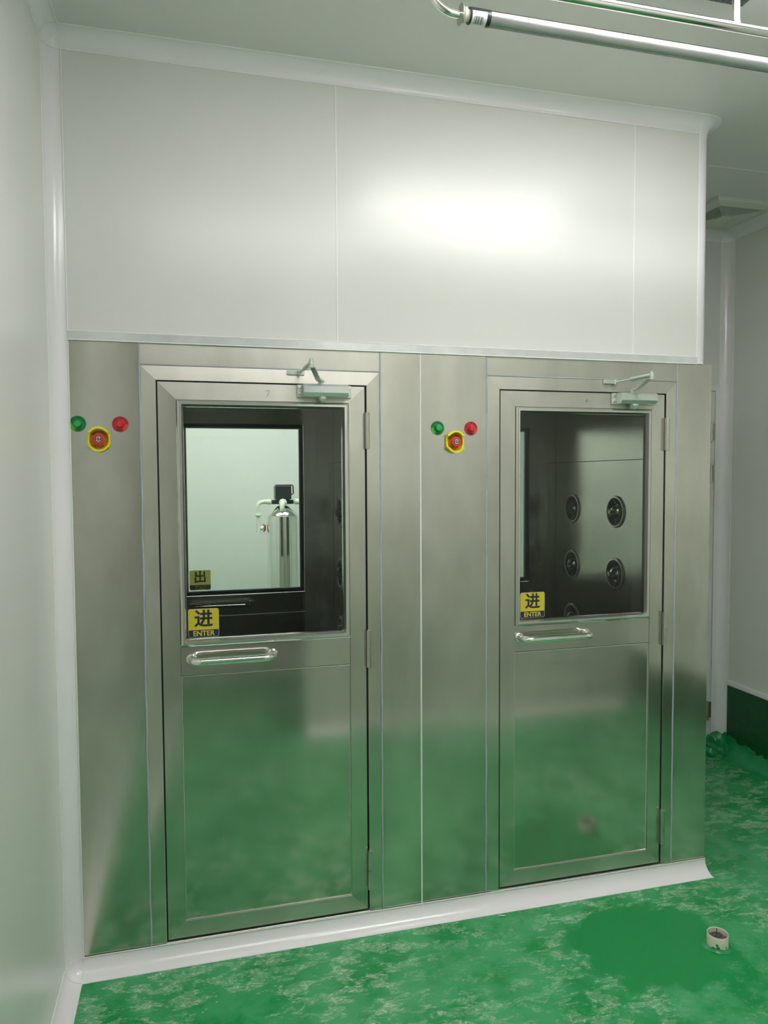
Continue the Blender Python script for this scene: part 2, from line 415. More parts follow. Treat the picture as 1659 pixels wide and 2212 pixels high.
# upper wall over the two cabinets, with its rounded outer end
b = MB()
b.box(XL, 2.320, 0.0, 0.09, ZT, ZC)
b.box(2.30, XE, 0.066, YA, ZT, ZC)
b.mi = 1
for x in (0.756, 2.003): b.box(x, x + 0.0045, -0.0014, 0.001, ZT, ZC - RC)
struct(b.build('wall_front', ['panel', 'seal']))
b = MB()
seg = [(2.3165 + 0.067 * math.sin(a), 0.067 - 0.0685 * math.cos(a)) for a in [PI / 2 * k / 10 for k in range(11)]]
lo = [b.v((x, y, ZT - 0.026)) for x, y in seg]; hi = [b.v((x, y, ZC - RC + 0.004)) for x, y in seg]
for k in range(10): b.f([lo[k], lo[k + 1], hi[k + 1], hi[k]], True)
b.f(lo + [b.v((2.3165, 0.067, ZT - 0.026))])
b.mi = 1; b.tube([(2.3145, -0.001, ZT - 0.024), (2.3145, -0.001, ZC - RC)], 0.0024, 8)
b.tube([(x, y, ZT - 0.026) for x, y in seg], 0.0022, 8)
struct(b.build('trim_1', ['alu', 'seal']))

# concave coving helper: arc between wall direction d1 and d2 around an edge line
def arc_pts(r, n=10):
    return [(r * (1 - math.sin(t)), r * (1 - math.cos(t))) for t in [PI / 2 * k / n for k in range(n + 1)]]  # (r,0)..(0,r)

def coving(name, p0, p1, da, db, r=RC, mats=('alu', 'seal'), lips=True):
    """p0-p1 is the meeting edge, da and db the directions from it into the two faces"""
    b = MB(); p0 = Vector(p0); p1 = Vector(p1); da = Vector(da); db = Vector(db)
    A = [b.v(p0 + da * x + db * y) for x, y in arc_pts(r)]; B = [b.v(p1 + da * x + db * y) for x, y in arc_pts(r)]
    for k in range(len(A) - 1): b.f([A[k], A[k + 1], B[k + 1], B[k]], True)
    # solid back so the piece is a real profile
    A = [b.v(v.co) for v in A]; B = [b.v(v.co) for v in B]
    ca = b.v(p0 + (da + db) * 0.0005); cb = b.v(p1 + (da + db) * 0.0005)
    b.f(A + [ca]); b.f(B + [cb])
    b.f([A[0], B[0], cb, ca]); b.f([A[-1], B[-1], cb, ca])
    if lips:
        b.mi = 1
        for d in (da * r + db * 0.0012, db * r + da * 0.0012): b.tube([p0 + d, p1 + d], 0.0019, 8)
    return struct(b.build(name, list(mats)))

def cove_corner(name, corner, sx, sy, sz, r=RC):
    """ball corner where three covings meet: inside surface of a sphere octant"""
    b = MB(); c = Vector(corner) + Vector((sx, sy, sz)) * r; n = 8; rows = []
    for i in range(n + 1):
        th = PI / 2 * i / n
        rows.append([b.v(c - Vector((sx * math.sin(th) * math.cos(ph), sy * math.sin(th) * math.sin(ph), sz * math.cos(th))) * (r - 0.0008)) for ph in [PI / 2 * k / n for k in range(n + 1)]])
    for i in range(n):
        for k in range(n): b.f([rows[i][k], rows[i + 1][k], rows[i + 1][k + 1], rows[i][k + 1]], True)
    b.mi = 1
    def arc(u, v): return [c - (Vector(u) * math.cos(t) + Vector(v) * math.sin(t)) * (r - 0.001) for t in [PI / 2 * k / 10 for k in range(11)]]
    X, Y, Z = (sx, 0, 0), (0, sy, 0), (0, 0, sz)
    for u, v in ((X, Y), (Y, Z), (X, Z)): b.tube(arc(u, v), 0.0011, 6)
    return struct(b.build(name, ['alu', 'seal']))

n = 2
def nt_():
    global n; n += 1; return 'trim_%d' % (n - 1)
EY = -0.0004
coving(nt_(), (XL, EY, RC), (XL, EY, ZC - RC), (1, 0, 0), (0, -1, 0))                       # left vertical
coving(nt_(), (XL + RC, EY, ZC), (2.3165, EY, ZC), (0, -1, 0), (0, 0, -1))                  # front ceiling
coving(nt_(), (XL, -RC, ZC), (XL, YB, ZC), (1, 0, 0), (0, 0, -1))                           # left ceiling
coving(nt_(), (XR, YA, 0.10), (XR, YA, ZC - RC), (-1, 0, 0), (0, -1, 0))                    # alcove vertical
coving(nt_(), (2.40, YA, ZC), (XR - RC, YA, ZC), (0, -1, 0), (0, 0, -1))                    # alcove ceiling
coving(nt_(), (XR, YA - RC, ZC), (XR, YB, ZC), (-1, 0, 0), (0, 0, -1))                      # right ceiling
coving(nt_(), (XL, YB, ZC), (XR, YB, ZC), (0, 1, 0), (0, 0, -1))                            # rear ceiling
coving(nt_(), (XE, 0.07, ZC), (XE, YA - RC, ZC), (1, 0, 0), (0, 0, -1))
cove_corner(nt_(), (XL, EY, ZC), 1, -1, -1)
cove_corner(nt_(), (XL, EY, 0), 1, -1, 1, 0.055)
cove_corner(nt_(), (XR, YA, ZC), -1, -1, -1)
# coving swept round the outer corner
b = MB(); cc = Vector((2.3165, 0.067, 0)); rows = []
for a in [PI / 2 * k / 12 for k in range(13)]:
    d = Vector((math.sin(a), -math.cos(a), 0))
    rows.append([b.v(cc + d * (0.067 + x) + Vector((0, 0, ZC - y))) for x, y in arc_pts(RC)])
for i in range(12):
    for k in range(10): b.f([rows[i][k], rows[i + 1][k], rows[i + 1][k + 1], rows[i][k + 1]], True)
b.mi = 1
for rr, z in ((0.067 + RC, ZC - 0.001), (0.068, ZC - RC)):
    b.tube([cc + Vector((math.sin(a) * rr, -math.cos(a) * rr, z)) for a in [PI / 2 * k / 12 for k in range(13)]], 0.0019, 6)
for row_x in (0,):
    b.tube([cc + Vector((0, -(0.067 + x) - 0.0008, ZC - y - 0.0008)) for x, y in arc_pts(RC)], 0.0014, 6)
struct(b.build(nt_(), ['alu', 'seal']))
# aluminium channel under the upper wall
b = MB(); b.box(XL + RC, 2.3145, -0.006, 0.002, ZT - 0.028, ZT + 0.001, 0.0008); b.mi = 1
b.tube([(XL + RC, -0.005, ZT + 0.001), (2.3145, -0.005, ZT + 0.001)], 0.0021, 8)
b.tube([(XL + RC, -0.006, ZT - 0.029), (2.3145, -0.006, ZT - 0.029)], 0.0021, 8)
struct(b.build(nt_(), ['alu_trim', 'seal']))
# floor covings
o = coving('baseboard_front', (XL + 0.055, -0.0045, 0), (2.392, -0.0045, 0), (0, -1, 0), (0, 0, 1), r=0.058)
o = coving('baseboard_left', (XL, -0.055, 0), (XL, YB, 0), (1, 0, 0), (0, 0, 1), r=0.055)
# painted skirting at the right wall and the rough green fillet at its foot
b = MB(); b.box(XR - 0.004, XR, YB, YA - RC, 0.0, 0.436); struct(b.build('baseboard_right', 'green_wall'))
b = MB(); b.box(XR - 0.012, XR, YB, YA - RC, 0.436, 0.462, 0.001); b.mi = 1
b.tube([(XR - 0.004, YA - RC, 0.464), (XR - 0.004, YB, 0.464)], 0.0024, 8)
struct(b.build(nt_(), ['alu', 'seal']))
coving('baseboard_entrance', (0.95, YP, 0), (XR, YP, 0), (0, 1, 0), (0, 0, 1), r=0.055)
coving(nt_(), (0.95, YP, ZC), (XR, YP, ZC), (0, 1, 0), (0, 0, -1))
coving('baseboard_rear', (XL, YB, 0), (XR, YB, 0), (0, 1, 0), (0, 0, 1), r=0.055)
b = MB(); rows = []; nn = 160
for i in range(nn + 1):
    y = YA - 0.02 + (YB - YA) * i / nn
    near = max(0, 1 - i / 9.0)
    rr = 0.095 + 0.004 * math.sin(i * 1.7) * math.sin(i * 0.6) + random.uniform(-.002, .002) + near * 0.03
    row = []
    for k in range(9):
        t = PI / 2 * k / 8
        jx = random.uniform(-.003, .003) * (1 + near * 2)
        row.append(b.v((XR - 0.003 - rr * (1 - math.sin(t)) + jx * (0 < k < 8), y, rr * (1 - math.cos(t)) * 1.05 + 0.001 + jx)))
    rows.append(row)
for i in range(nn):
    for k in range(8): b.f([rows[i][k], rows[i + 1][k], rows[i + 1][k + 1], rows[i][k + 1]], True)
struct(b.build(nt_(), 'green_fillet'))
# lump of paint in the alcove corner
b = MB(); bb = bmesh.new(); bmesh.ops.create_icosphere(bb, subdivisions=4, radius=1.0)
for v in bb.verts:
    q = v.co.copy(); k = 1 + 0.10 * math.sin(q.x * 9 + q.y * 5) + 0.08 * math.sin(q.z * 13 + q.x * 7) + random.uniform(-.03, .03)
    v.co = Vector((3.375 + q.x * 0.085 * k, 1.145 + q.y * 0.075 * k, 0.02 + q.z * 0.105 * k))
for f in bb.faces: f.smooth = True
b.add(bb); bb.free(); struct(b.build(nt_(), 'green_fillet'))

# the white door at the back of the alcove
dr = bpy.data.objects.new('door_1', None); COL.objects.link(dr); dr.location = (2.95, YA, 0); dr['kind'] = 'structure'
b = MB(); b.ring_frame(2.52, 3.402, -0.05, 2.300, [(0, YA), (0, YA - 0.012), (0.028, YA - 0.012), (0.028, YA)]); b.build('door_frame', 'alu', dr)
b = MB(); b.box(2.552, 3.370, YA - 0.008, YA + 0.01, 0.02, 2.268, 0.002); b.build('door_leaf', 'panel', dr)
for z in (2.02, 1.76, 0.27):
    b = MB(); b.tube([(3.338, YA - 0.022, z - 0.06), (3.338, YA - 0.022, z + 0.06)], 0.009, 12)
    b.box(3.338, 3.372, YA - 0.014, YA - 0.009, z - 0.05, z + 0.05); b.build('hinge', 'satin', dr)

# ---------------------------------------------------------------- far room behind the cabinets
FZ = 3.0
b = MB(); b.box(-1.2, 3.4, YA + 0.1, 4.0, -0.08, 0.0); struct(b.build('floor_far', 'floor'))
b = MB(); b.box(-1.2, 3.4, YA + 0.1, 4.0, FZ, FZ + 0.08); struct(b.build('ceiling_far', 'ceil'))
b = MB(); b.box(-1.2, 3.4, 3.42, 3.50, 0, FZ); b.mi = 1; b.box(1.13, 1.135, 3.418, 3.421, 0, FZ); b.box(1.165, 1.169, 3.418, 3.421, 0, FZ)
struct(b.build('wall_far', ['panel', 'seal']))
b = MB(); b.box(-1.3, -1.2, YA + 0.1, 3.5, 0, FZ); struct(b.build('wall_far_left', 'panel'))
b = MB(); b.box(3.4, 3.5, YA + 0.1, 3.5, 0, FZ); struct(b.build('wall_far_right', 'panel'))
b = MB()
b.box(-1.2, -0.225, YA, YA + 0.1, 0, FZ); b.box(-0.225, 2.40, YA, YA + 0.1, 2.226, ZC)
struct(b.build('wall_partition', 'panel'))
fl = empty('ceiling_lamp', (0.6, 2.3, FZ), 'long batten lamp on the ceiling of the room behind the shower doors', 'lamp')
b = MB(); b.box(-0.4, 1.8, 1.9, 2.5, FZ - 0.03, FZ, 0.004); b.build('housing', 'lamp_body', fl)
b = MB(); b.box(-0.38, 1.78, 1.92, 2.48, FZ - 0.04, FZ - 0.031); b.build('diffuser', 'lamp_far', fl)

# ---------------------------------------------------------------- ceiling lamps of the room
lp = empty('ceiling_lamp', (1.68, -1.11, ZC), 'bright panel lamp on the ceiling above the steel pipe rail', 'lamp')
b = MB(); b.box(1.12, 2.24, -1.27, -0.95, ZC - 0.028, ZC, 0.004); b.build('housing', 'lamp_body', lp)
b = MB(); b.box(1.14, 2.22, -1.25, -0.97, ZC - 0.045, ZC - 0.0285, 0.003); b.build('diffuser', 'lamp', lp)
lp = empty('ceiling_lamp', (0.6, -1.92, ZC), 'panel lamp on the ceiling farther from the shower doors', 'lamp')
b = MB(); b.box(0.0, 1.2, -2.08, -1.76, ZC - 0.028, ZC, 0.004); b.build('housing', 'lamp_body', lp)
b = MB(); b.box(0.02, 1.18, -2.06, -1.78, ZC - 0.045, ZC - 0.0285, 0.003); b.build('diffuser', 'lamp_rear', lp)

# ---------------------------------------------------------------- air showers
def cabinet(X, left, right, which):
    lab = ['stainless steel air shower cabinet on the left, its window looking through to a bright room',
           'stainless steel air shower cabinet on the right, round chrome nozzles behind its window'][which]
    root = empty('air_shower', (X + 0.486, 0.0, 0.0), lab, 'air shower', 'the two steel air showers side by side')
    def bd(b, name, mats, par=None, label=None):
        o = b.build(name, mats, par or root)
        if label: o['label'] = label
        return o
    # front sheets
    b = MB(); b.box(left, X + 0.0525, 0.0, 0.03, 0.02, 2.222, 0.0008); bd(b, 'front_panel', 'steel_v')
    b = MB(); b.box(X + 0.922, right, 0.0, 0.03, 0.02, 2.222, 0.0008); bd(b, 'front_panel', 'steel_v')
    b = MB(); b.box(X + 0.0555, X + 0.919, 0.0, 0.03, 2.149, 2.222, 0.0008); bd(b, 'header_panel', 'steel_h')
    # sealant beads
    for x in (X + 0.054, X + 0.9205):
        b = MB(); zz = [0.05 + (2.222 - 0.05) * k / 40 for k in range(41)]
        b.tube([(x + 0.0006 * math.sin(k * 1.3 + x), 0.0, z) for k, z in enumerate(zz)], 0.0031, 8); bd(b, 'sealant_bead', 'grey_seal')
    b = MB(); b.tube([(X + 0.057, 0.0, 2.147), (X + 0.918, 0.0, 2.147)], 0.0024, 8); bd(b, 'sealant_bead', 'grey_seal')
    # mitred door frame, vertical and horizontal members
    b = MB(); b.ring_frame(X + 0.0575, X + 0.917, 0.012, 2.1445, [(0, 0.02), (0, 0.0), (0.0495, -0.004), (0.0505, -0.003), (0.0505, 0.05)])
    for f in b.bm.faces:
        c = f.calc_center_median()
        f.material_index = 1 if (c.z > 2.09 or c.z < 0.07) and X + 0.1 < c.x < X + 0.87 else 0
    bd(b, 'door_frame', ['steel_v', 'steel_h'])
    b = MB(); b.ring_frame(X + 0.1075, X + 0.8675, 0.0625, 2.0945, [(0, 0.012), (0.02, 0.012)]); bd(b, 'gasket', 'black', None, 'black rubber door gasket')
    # cabinet shell
    def shell(name, mat, *boxes):
        b = MB()
        for q in boxes: b.box(*q)
        return bd(b, name, mat)
    cx0, cx1 = X + 0.015, X + 0.95
    shell('side_wall', 'steel_in', (left + 0.001, cx0, 0.031, YA, 0.0, 2.2))
    YN, ZN, HS = (0.50, 0.925), (0.966, 1.264, 1.572), 0.095
    sw = MB(); sw.box(cx1 + 0.045, right - 0.002, 0.031, YA, 0.0, 2.2)
    ys = sorted([0.031, YA] + [y + d_ for y in YN for d_ in (-HS, HS)]); zs = sorted([0.0, 2.2] + [z + d_ for z in ZN for d_ in (-HS, HS)])
    for y0_, y1_ in zip(ys, ys[1:]):
        for z0_, z1_ in zip(zs, zs[1:]):
            yc_, zc2 = (y0_ + y1_) / 2, (z0_ + z1_) / 2
            if any(abs(yc_ - y) < 0.01 for y in YN) and any(abs(zc2 - z) < 0.01 for z in ZN):
                O, I = [], []
                for k in range(48):
                    t_ = 2 * PI * k / 48; c_, s_ = math.cos(t_), math.sin(t_); q_ = HS / max(abs(c_), abs(s_))
                    O.append(sw.v((cx1, yc_ + c_ * q_, zc2 + s_ * q_))); I.append(sw.v((cx1, yc_ + c_ * 0.070, zc2 + s_ * 0.070)))
                for k in range(48): sw.f([O[k], O[(k + 1) % 48], I[(k + 1) % 48], I[k]])
            else: sw.quad((cx1, y0_, z0_), (cx1, y1_, z0_), (cx1, y1_, z1_), (cx1, y0_, z1_))
    sw.mi = 1
    sw.box(cx1 - 0.0008, cx1 + 0.001, 0.05, YA - 0.03, 1.824, 1.8275)
    sw.box(cx1 - 0.0008, cx1 + 0.001, YA - 0.075, YA - 0.072, 0.1, 2.16)
    nozzle_wall = bd(sw, 'side_wall', ['steel_in', 'black'])
    shell('chamber_ceiling', 'steel_in', (cx0, cx1, 0.031, YA, 2.16, 2.2))
    shell('chamber_floor', 'dark', (cx0, cx1, 0.031, YA, 0.0, 0.0715))
    shell('far_panel', 'steel_in', (cx0, X + 0.1145, YA - 0.03, YA, 0.06, 2.16), (X + 0.858, cx1, YA - 0.03, YA, 0.06, 2.16), (X + 0.1145, X + 0.858, YA - 0.03, YA, 2.088, 2.16))
    # round chamber lamp housing on the ceiling is left dark
    for yn in (0.50, 0.925):
        for zn in (1.572, 1.264, 0.966):
            b = MB(); b.lathe((cx1, yn, zn), (-1, 0, 0), [(0.080, 0.0), (0.079, 0.005), (0.075, 0.0085), (0.070, 0.009), (0.066, 0.005), (0.060, -0.005), (0.050, -0.020), (0.040, -0.032), (0.0, -0.034)], 40, cap0=False)
            for f in b.bm.faces:
                f.material_index = 0 if (f.calc_center_median() - Vector((cx1, yn, zn))).length > 0.066 else 1
            o = bd(b, 'air_nozzle', ['rim', 'chrome'], None, 'round chrome air nozzle')
            b = MB(); b.lathe((cx1, yn, zn), Vector((-1, -0.45, 0)), [(0.0, -0.032), (0.03, -0.026), (0.036, -0.010), (0.033, 0.004), (0.024, 0.014), (0.0145, 0.020), (0.0145, 0.026), (0.011, 0.026), (0.010, 0.004), (0.0, 0.002)], 28)
            b.build('nozzle_ball', 'chrome', o)
    # door leaves: near one in front, far one at the back
    def leaf(y0, far):
        s = 1.0
        d = bpy.data.objects.new('door', None); COL.objects.link(d); d.parent = root
        d.location = Vector((X + 0.112, y0, 0.07)) - root.location
        d['label'] = 'far door of the air shower' if far else 'near door of the air shower'
        sg = 1 if far else 1
        # stiles and rails as a mitred ring, band, lower sheet
        b = MB(); b.ring_frame(X + 0.113, X + 0.8595, 0.070, 2.0895, [(0, y0 + 0.045), (0, y0), (0.062, y0 - 0.0035), (0.0625, y0 + 0.002), (0.0625, y0 + 0.02)])
        for f in b.bm.faces:
            c = f.calc_center_median()
            f.material_index = 1 if (c.z > 2.0 or c.z < 0.15) and X + 0.2 < c.x < X + 0.78 else 0
        b.build('door_frame_rail', ['steel_v', 'steel_h'] if not far else ['steel_in', 'steel_in'], d)
        m = 'steel_in' if far else 'steel_door'
        b = MB(); b.box(X + 0.1755, X + 0.797, y0 + 0.003, y0 + 0.04, 0.133, 1.0365, 0.001); b.build('kick_panel', m, d)
        b = MB(); b.ring_frame(X + 0.1755, X + 0.797, 0.133, 1.0365, [(0.0, y0 + 0.001), (0.003, y0 + 0.0005), (0.0045, y0 + 0.0035)]); b.build('panel_bead', 'trim' if not far else 'steel_in', d)
        b = MB(); b.box(X + 0.1755, X + 0.797, y0 - 0.002, y0 + 0.04, 1.0385, 1.1435, 0.0015); b.build('push_plate', 'steel_door' if not far else 'steel_in', d)
        b = MB(); b.ring_frame(X + 0.1765, X + 0.7965, 1.145, 2.027, [(0, y0 + 0.004), (0.0015, y0 - 0.006), (0.008, y0 - 0.010), (0.0085, y0 - 0.0135), (0.016, y0 - 0.0135), (0.0175, y0 - 0.011), (0.0225, y0 + 0.003), (0.0235, y0 + 0.02)])
        b.build('window_trim', 'trim' if not far else 'black_gloss', d)
        b = MB(); b.box(X + 0.199, X + 0.774, y0 + 0.004, y0 + 0.008, 1.168, 2.004); b.build('window_glass', 'glass', d)
        # pull handle: bent bar with two roses
        yb = y0 - 0.058
        xa, xb = (X + 0.213, X + 0.502) if which == 0 else (X + 0.196, X + 0.497)
        if far: xa, xb = X + 0.215, X + 0.51
        zh = 1.098
        pts = [(xa, y0 - 0.002, zh)]
        for t in [PI / 2 * k / 8 for k in range(9)]: pts.append((xa + 0.034 * (1 - math.cos(t)), yb + 0.034 * (1 - math.sin(t)), zh))
        for t in [PI / 2 * k / 8 for k in range(9)]: pts.append((xb - 0.034 * (1 - math.sin(t)), yb + 0.034 * (1 - math.cos(t)), zh))
        pts.append((xb, y0 - 0.002, zh))
        b = MB(); b.tube(pts, 0.0132, 24)
        for x in (xa, xb): b.lathe((x, y0 - 0.002, zh), (0, -1, 0), [(0.019, 0.0), (0.019, 0.003), (0.015, 0.006)], 24)
        b.build('handle', 'chrome', d)['label'] = 'polished tubular pull handle'
        # sticker on the glass
        sx0, sz0, sw_, sh = X + 0.203, 1.174, 0.108, 0.104
        ys = y0 + 0.0035
        if which == 0 or not far:
            b = MB()
            def rr(x0, x1, z0, z1, r, y, corners=(1, 1, 1, 1)):
                P = []
                for (cx, cz, a0, on) in ((x1 - r, z1 - r, 0, corners[0]), (x0 + r, z1 - r, PI / 2, corners[1]), (x0 + r, z0 + r, PI, corners[2]), (x1 - r, z0 + r, 1.5 * PI, corners[3])):
                    if on:
                        for k in range(7): P.append((cx + r * math.cos(a0 + PI / 2 * k / 6), cz + r * math.sin(a0 + PI / 2 * k / 6)))
                    else:
                        q = {0: (x1, z1), 1: (x0, z1), 2: (x0, z0), 3: (x1, z0)}[round(a0 / (PI / 2))]; P.append(q)
                if far: b.f([b.v((p[0], y, p[1])) for p in P])
                else: b.prism(P, 1, y, y + 0.0004)
            b.mi = 2
            if not far: rr(sx0, sx0 + sw_, sz0, sz0 + sh, 0.008, ys)
            b.mi = 0; rr(sx0 + .0012, sx0 + sw_ - .0012, sz0 + 0.027, sz0 + sh - .0012, 0.007, ys - 0.0005, (1, 1, 0, 0))
            b.mi = 1; rr(sx0 + .0012, sx0 + sw_ - .0012, sz0 + 0.0012, sz0 + 0.027, 0.007, ys - 0.0005, (0, 0, 1, 1))
            ch, en, mir = ('出', 'EXIT', True) if far else ('进', 'ENTER', False)
            b.mi = 1; b.add_mesh(text_mesh(ch, 0.066, 0.0016), face_mat(sx0 + sw_ / 2, ys - 0.0009, sz0 + 0.064, mirror=mir))
            b.mi = 0; b.add_mesh(text_mesh(en, 0.0255, 0.0006), face_mat(sx0 + sw_ / 2, ys - 0.0009, sz0 + 0.0135, mirror=mir))
            o = b.build('door_sticker', ['stick_back_yellow', 'stick_back', 'stick_back_edge'] if far else ['stick_yellow', 'stick_navy', 'stick_edge'], d)
            o['label'] = 'yellow sticker with reversed EXIT lettering' if far else 'yellow and navy ENTER sticker'
        return d
    leaf(0.0, False)
    leaf(YA - 0.045, True)
    b = MB()
    zc_ = 2.056
    if which == 0: L_ = [[(X + .489, zc_ + .009), (X + .502, zc_ + .011), (X + .5035, zc_ + .009), (X + .500, zc_), (X + .496, zc_ - .008), (X + .491, zc_ - .013)]]
    else: L_ = [[(X + .497, zc_ + .006), (X + .493, zc_ + .007), (X + .4915, zc_), (X + .490, zc_ - .010)], [(X + .484, zc_ - .001), (X + .500, zc_ - .001)]]
    for l in L_:
        for p, q in zip(l, l[1:]):
            d_ = Vector((q[0] - p[0], 0, q[1] - p[1])).normalized(); n_ = Vector((-d_.z, 0, d_.x)) * 0.0006
            P_, Q_ = Vector((p[0], -0.0040, p[1])), Vector((q[0], -0.0040, q[1]))
            b.f([b.v(P_ - n_), b.v(Q_ - n_), b.v(Q_ + n_), b.v(P_ + n_)])
    bd(b, 'pen_mark', 'pen')
    # hinges: knuckle, pin and plate
    for z0, z1 in ((1.856, 1.992), (1.024, 1.167), (0.153, 0.305)):
        h = MB(); xm = X + 0.8665
        h.box(xm - 0.006, xm + 0.001, -0.016, -0.001, z0, z1, 0.0015)
        zm = (z0 + z1) / 2
        for a, c in ((z0, zm - 0.0008), (zm + 0.0008, z1)): h.tube([(xm, -0.014, a), (xm, -0.014, c)], 0.0085, 16)
        h.tube([(xm, -0.014, z0 - 0.002), (xm, -0.014, z1 + 0.002)], 0.004, 12)
        bd(h, 'hinge', 'satin')
    # door closer
    bx0, bx1 = X + 0.622, X + 0.788
    cl = MB()
    prof = [(-0.004, 2.045), (-0.004, 2.089), (-0.046, 2.089), (-0.058, 2.081), (-0.058, 2.058), (-0.046, 2.045)]
    cl.prism(prof, 0, bx0, bx1)
    for sgn, xe in ((-1, bx0), (1, bx1)):
        x_in, x_out = xe, xe + sgn * 0.018
        a, c = sorted((x_in, x_out)); cl.box(a, c, -0.014, -0.004, 2.044, 2.090, 0.002)
    body = bd(cl, 'door_closer', 'closer', None, 'silver door closer with folding arm')
    for xe in (bx0 - 0.009, bx1 + 0.009):
        for z in (2.056, 2.079):
            b = MB(); b.lathe((xe, -0.014, z), (0, -1, 0), [(0.0055, 0), (0.0055, 0.003), (0.003, 0.0035)], 16); b.build('screw', 'satin', body)
    b = MB(); b.lathe((X + 0.695, -0.03, 2.046), (0, 0, -1), [(0.016, 0), (0.016, 0.008), (0.011, 0.016), (0.006, 0.022), (0.0, 0.022)], 24, smooth=False); b.build('valve_cap', 'closer', body)
    px_, pz = X + 0.688, 2.089
    ex, ey, ez = (X + 0.632, -0.165, 2.143) if which == 0 else (X + 0.678, -0.172, 2.140)
    b = MB(); b.lathe((px_, -0.032, pz), (0, 0, 1), [(0.009, 0), (0.009, 0.012), (0.006, 0.013), (0.0, 0.013)], 16)
    def flat_arm(p, q, w0, w1, t):
        p = Vector(p); q = Vector(q); d = (q - p); side = Vector((d.y, -d.x, 0)).normalized(); up = side.cross(d).normalized()
        if up.z < 0: up = -up
        A = [p + side * w0 + up * t, p - side * w0 + up * t, p - side * w0 - up * t, p + side * w0 - up * t]
        B = [q + side * w1 + up * t, q - side * w1 + up * t, q - side * w1 - up * t, q + side * w1 - up * t]
        A = [b.v(x) for x in A]; B = [b.v(x) for x in B]
        for k in range(4): b.f([A[k], A[(k + 1) % 4], B[(k + 1) % 4], B[k]])
        b.f(A[::-1]); b.f(B)
    kx = px_ + (ex - px_) * 0.28; ky = -0.032 + (ey + 0.032) * 0.28
    flat_arm((px_ + (px_ - ex) * 0.1, -0.026, pz + 0.012), (kx, ky, pz + 0.014), 0.010, 0.009, 0.003)
    flat_arm((kx, ky, pz + 0.014), (ex + (px_ - ex) * 0.15, ey + 0.02, ez - 0.008), 0.009, 0.0085, 0.0032)
    flat_arm((ex + (px_ - ex) * 0.15, ey + 0.02, ez - 0.008), (ex, ey, ez - 0.008), 0.0085, 0.009, 0.0032)
    b.lathe((ex, ey, ez - 0.013), (0, 0, 1), [(0.0105, 0), (0.0105, 0.008), (0.007, 0.009), (0.009, 0.011), (0.009, 0.023), (0.006, 0.025), (0.006, 0.032), (0.0, 0.033)], 20)
    sxx = X + 0.612
    s1 = Vector((sxx, -0.014, 2.132)); e = Vector((ex, ey, ez + 0.004)); mid = e.lerp(s1, 0.55)
    b.tube([e, e.lerp(mid, .92), mid, mid.lerp(s1, .03)], 0, 14, radii=[0.0075, 0.0078, 0.0078, 0.005])
    b.tube([mid, s1], 0.0042, 12)
    b.build('closer_arm', 'closer', body)
    b = MB()
    if which == 0: b.box(X + 0.568, X + 0.632, -0.008, -0.004, 2.126, 2.142, 0.001)
    else: b.box(X + 0.566, X + 0.630, -0.016, -0.004, 2.127, 2.143, 0.0015)
    b.tube([(sxx, -0.02, 2.124), (sxx, -0.02, 2.143)], 0.005, 12)
    b.box(sxx - 0.006, sxx + 0.006, -0.018, -0.006, 2.127, 2.131)
    b.box(sxx - 0.006, sxx + 0.006, -0.018, -0.006, 2.137, 2.141)
    for x in (X + 0.579, X + 0.624): b.lathe((x, -0.008 if which == 0 else -0.016, 2.134), (0, -1, 0), [(0.004, 0), (0.004, 0.002)], 12)
    b.build('arm_shoe', 'closer', body)
    # indicator lights
    for (bx, disc, lens, light, txt, cn, side) in ((X - 0.1505, 'green', 'green_lens', 'lime', 'WORK INDICATOR', '工作指示', -1), (X - 0.0125, 'red', 'red_lens', 'salmon', 'POWER INDICATOR', '电源指示', 1)):
        bz = 1.938
        b = MB(); R_ = 0.0275
        b.lathe((bx, 0.0, bz), (0, -1, 0), [(R_, 0), (R_, 0.0008), (0.0, 0.0008)], 48, smooth=False)
        b.mi = 1   # paler printed quarter of the plate
        q0 = PI if side < 0 else 1.62 * PI
        arc = [(bx + 0.0268 * math.cos(q0 + (0.38 * PI) * k / 8), bz + 0.0268 * math.sin(q0 + (0.38 * PI) * k / 8)) for k in range(9)]
        inn = [(bx + 0.0135 * math.cos(q0 + (0.38 * PI) * k / 8), bz + 0.0135 * math.sin(q0 + (0.38 * PI) * k / 8)) for k in range(9)][::-1]
        vs = [b.v((p[0], -0.00105, p[1])) for p in arc + inn]; b.f(vs)
        b.mi = 2
        arc_text(b, txt, bx, -0.0013, bz, 0.0222, 0.0062, PI / 2, 0.185, True, 0.0001)
        arc_text(b, cn, bx, -0.0013, bz, 0.0212, 0.0060, -PI / 2, 0.34, False, 0.0001)
        o = bd(b, 'indicator_lamp', [disc, light, 'ink'], None, ('green' if side < 0 else 'red') + ' round indicator lamp with lettered plate')
        dp = 0.006 if which == 0 else 0.016
        b = MB(); b.lathe((bx, -0.0008, bz), (0, -1, 0), [(0.0148, 0), (0.0148, 0.003), (0.0128, 0.005), (0.0128, dp), (0.0112, dp + 0.003)], 36); b.build('bezel', disc, o)
        b = MB(); b.lathe((bx, -0.0008 - dp, bz), (0, -1, 0), [(0.0114, 0.0), (0.0114, 0.003), (0.0102, 0.0045), (0.0, 0.005)], 36); b.build('lens', lens, o)
    # emergency stop
    bx, bz = X - 0.082, 1.885
    b = MB(); b.lathe((bx, 0.0, bz), (0, -1, 0), [(0.0335, 0), (0.0335, 0.0015), (0.0, 0.0015)], 48, smooth=False); b.mi = 1
    arc_text(b, 'EMERGENCY', bx, -0.0018, bz, 0.0262, 0.0088, PI / 2, 0.235, True, 0.0002)
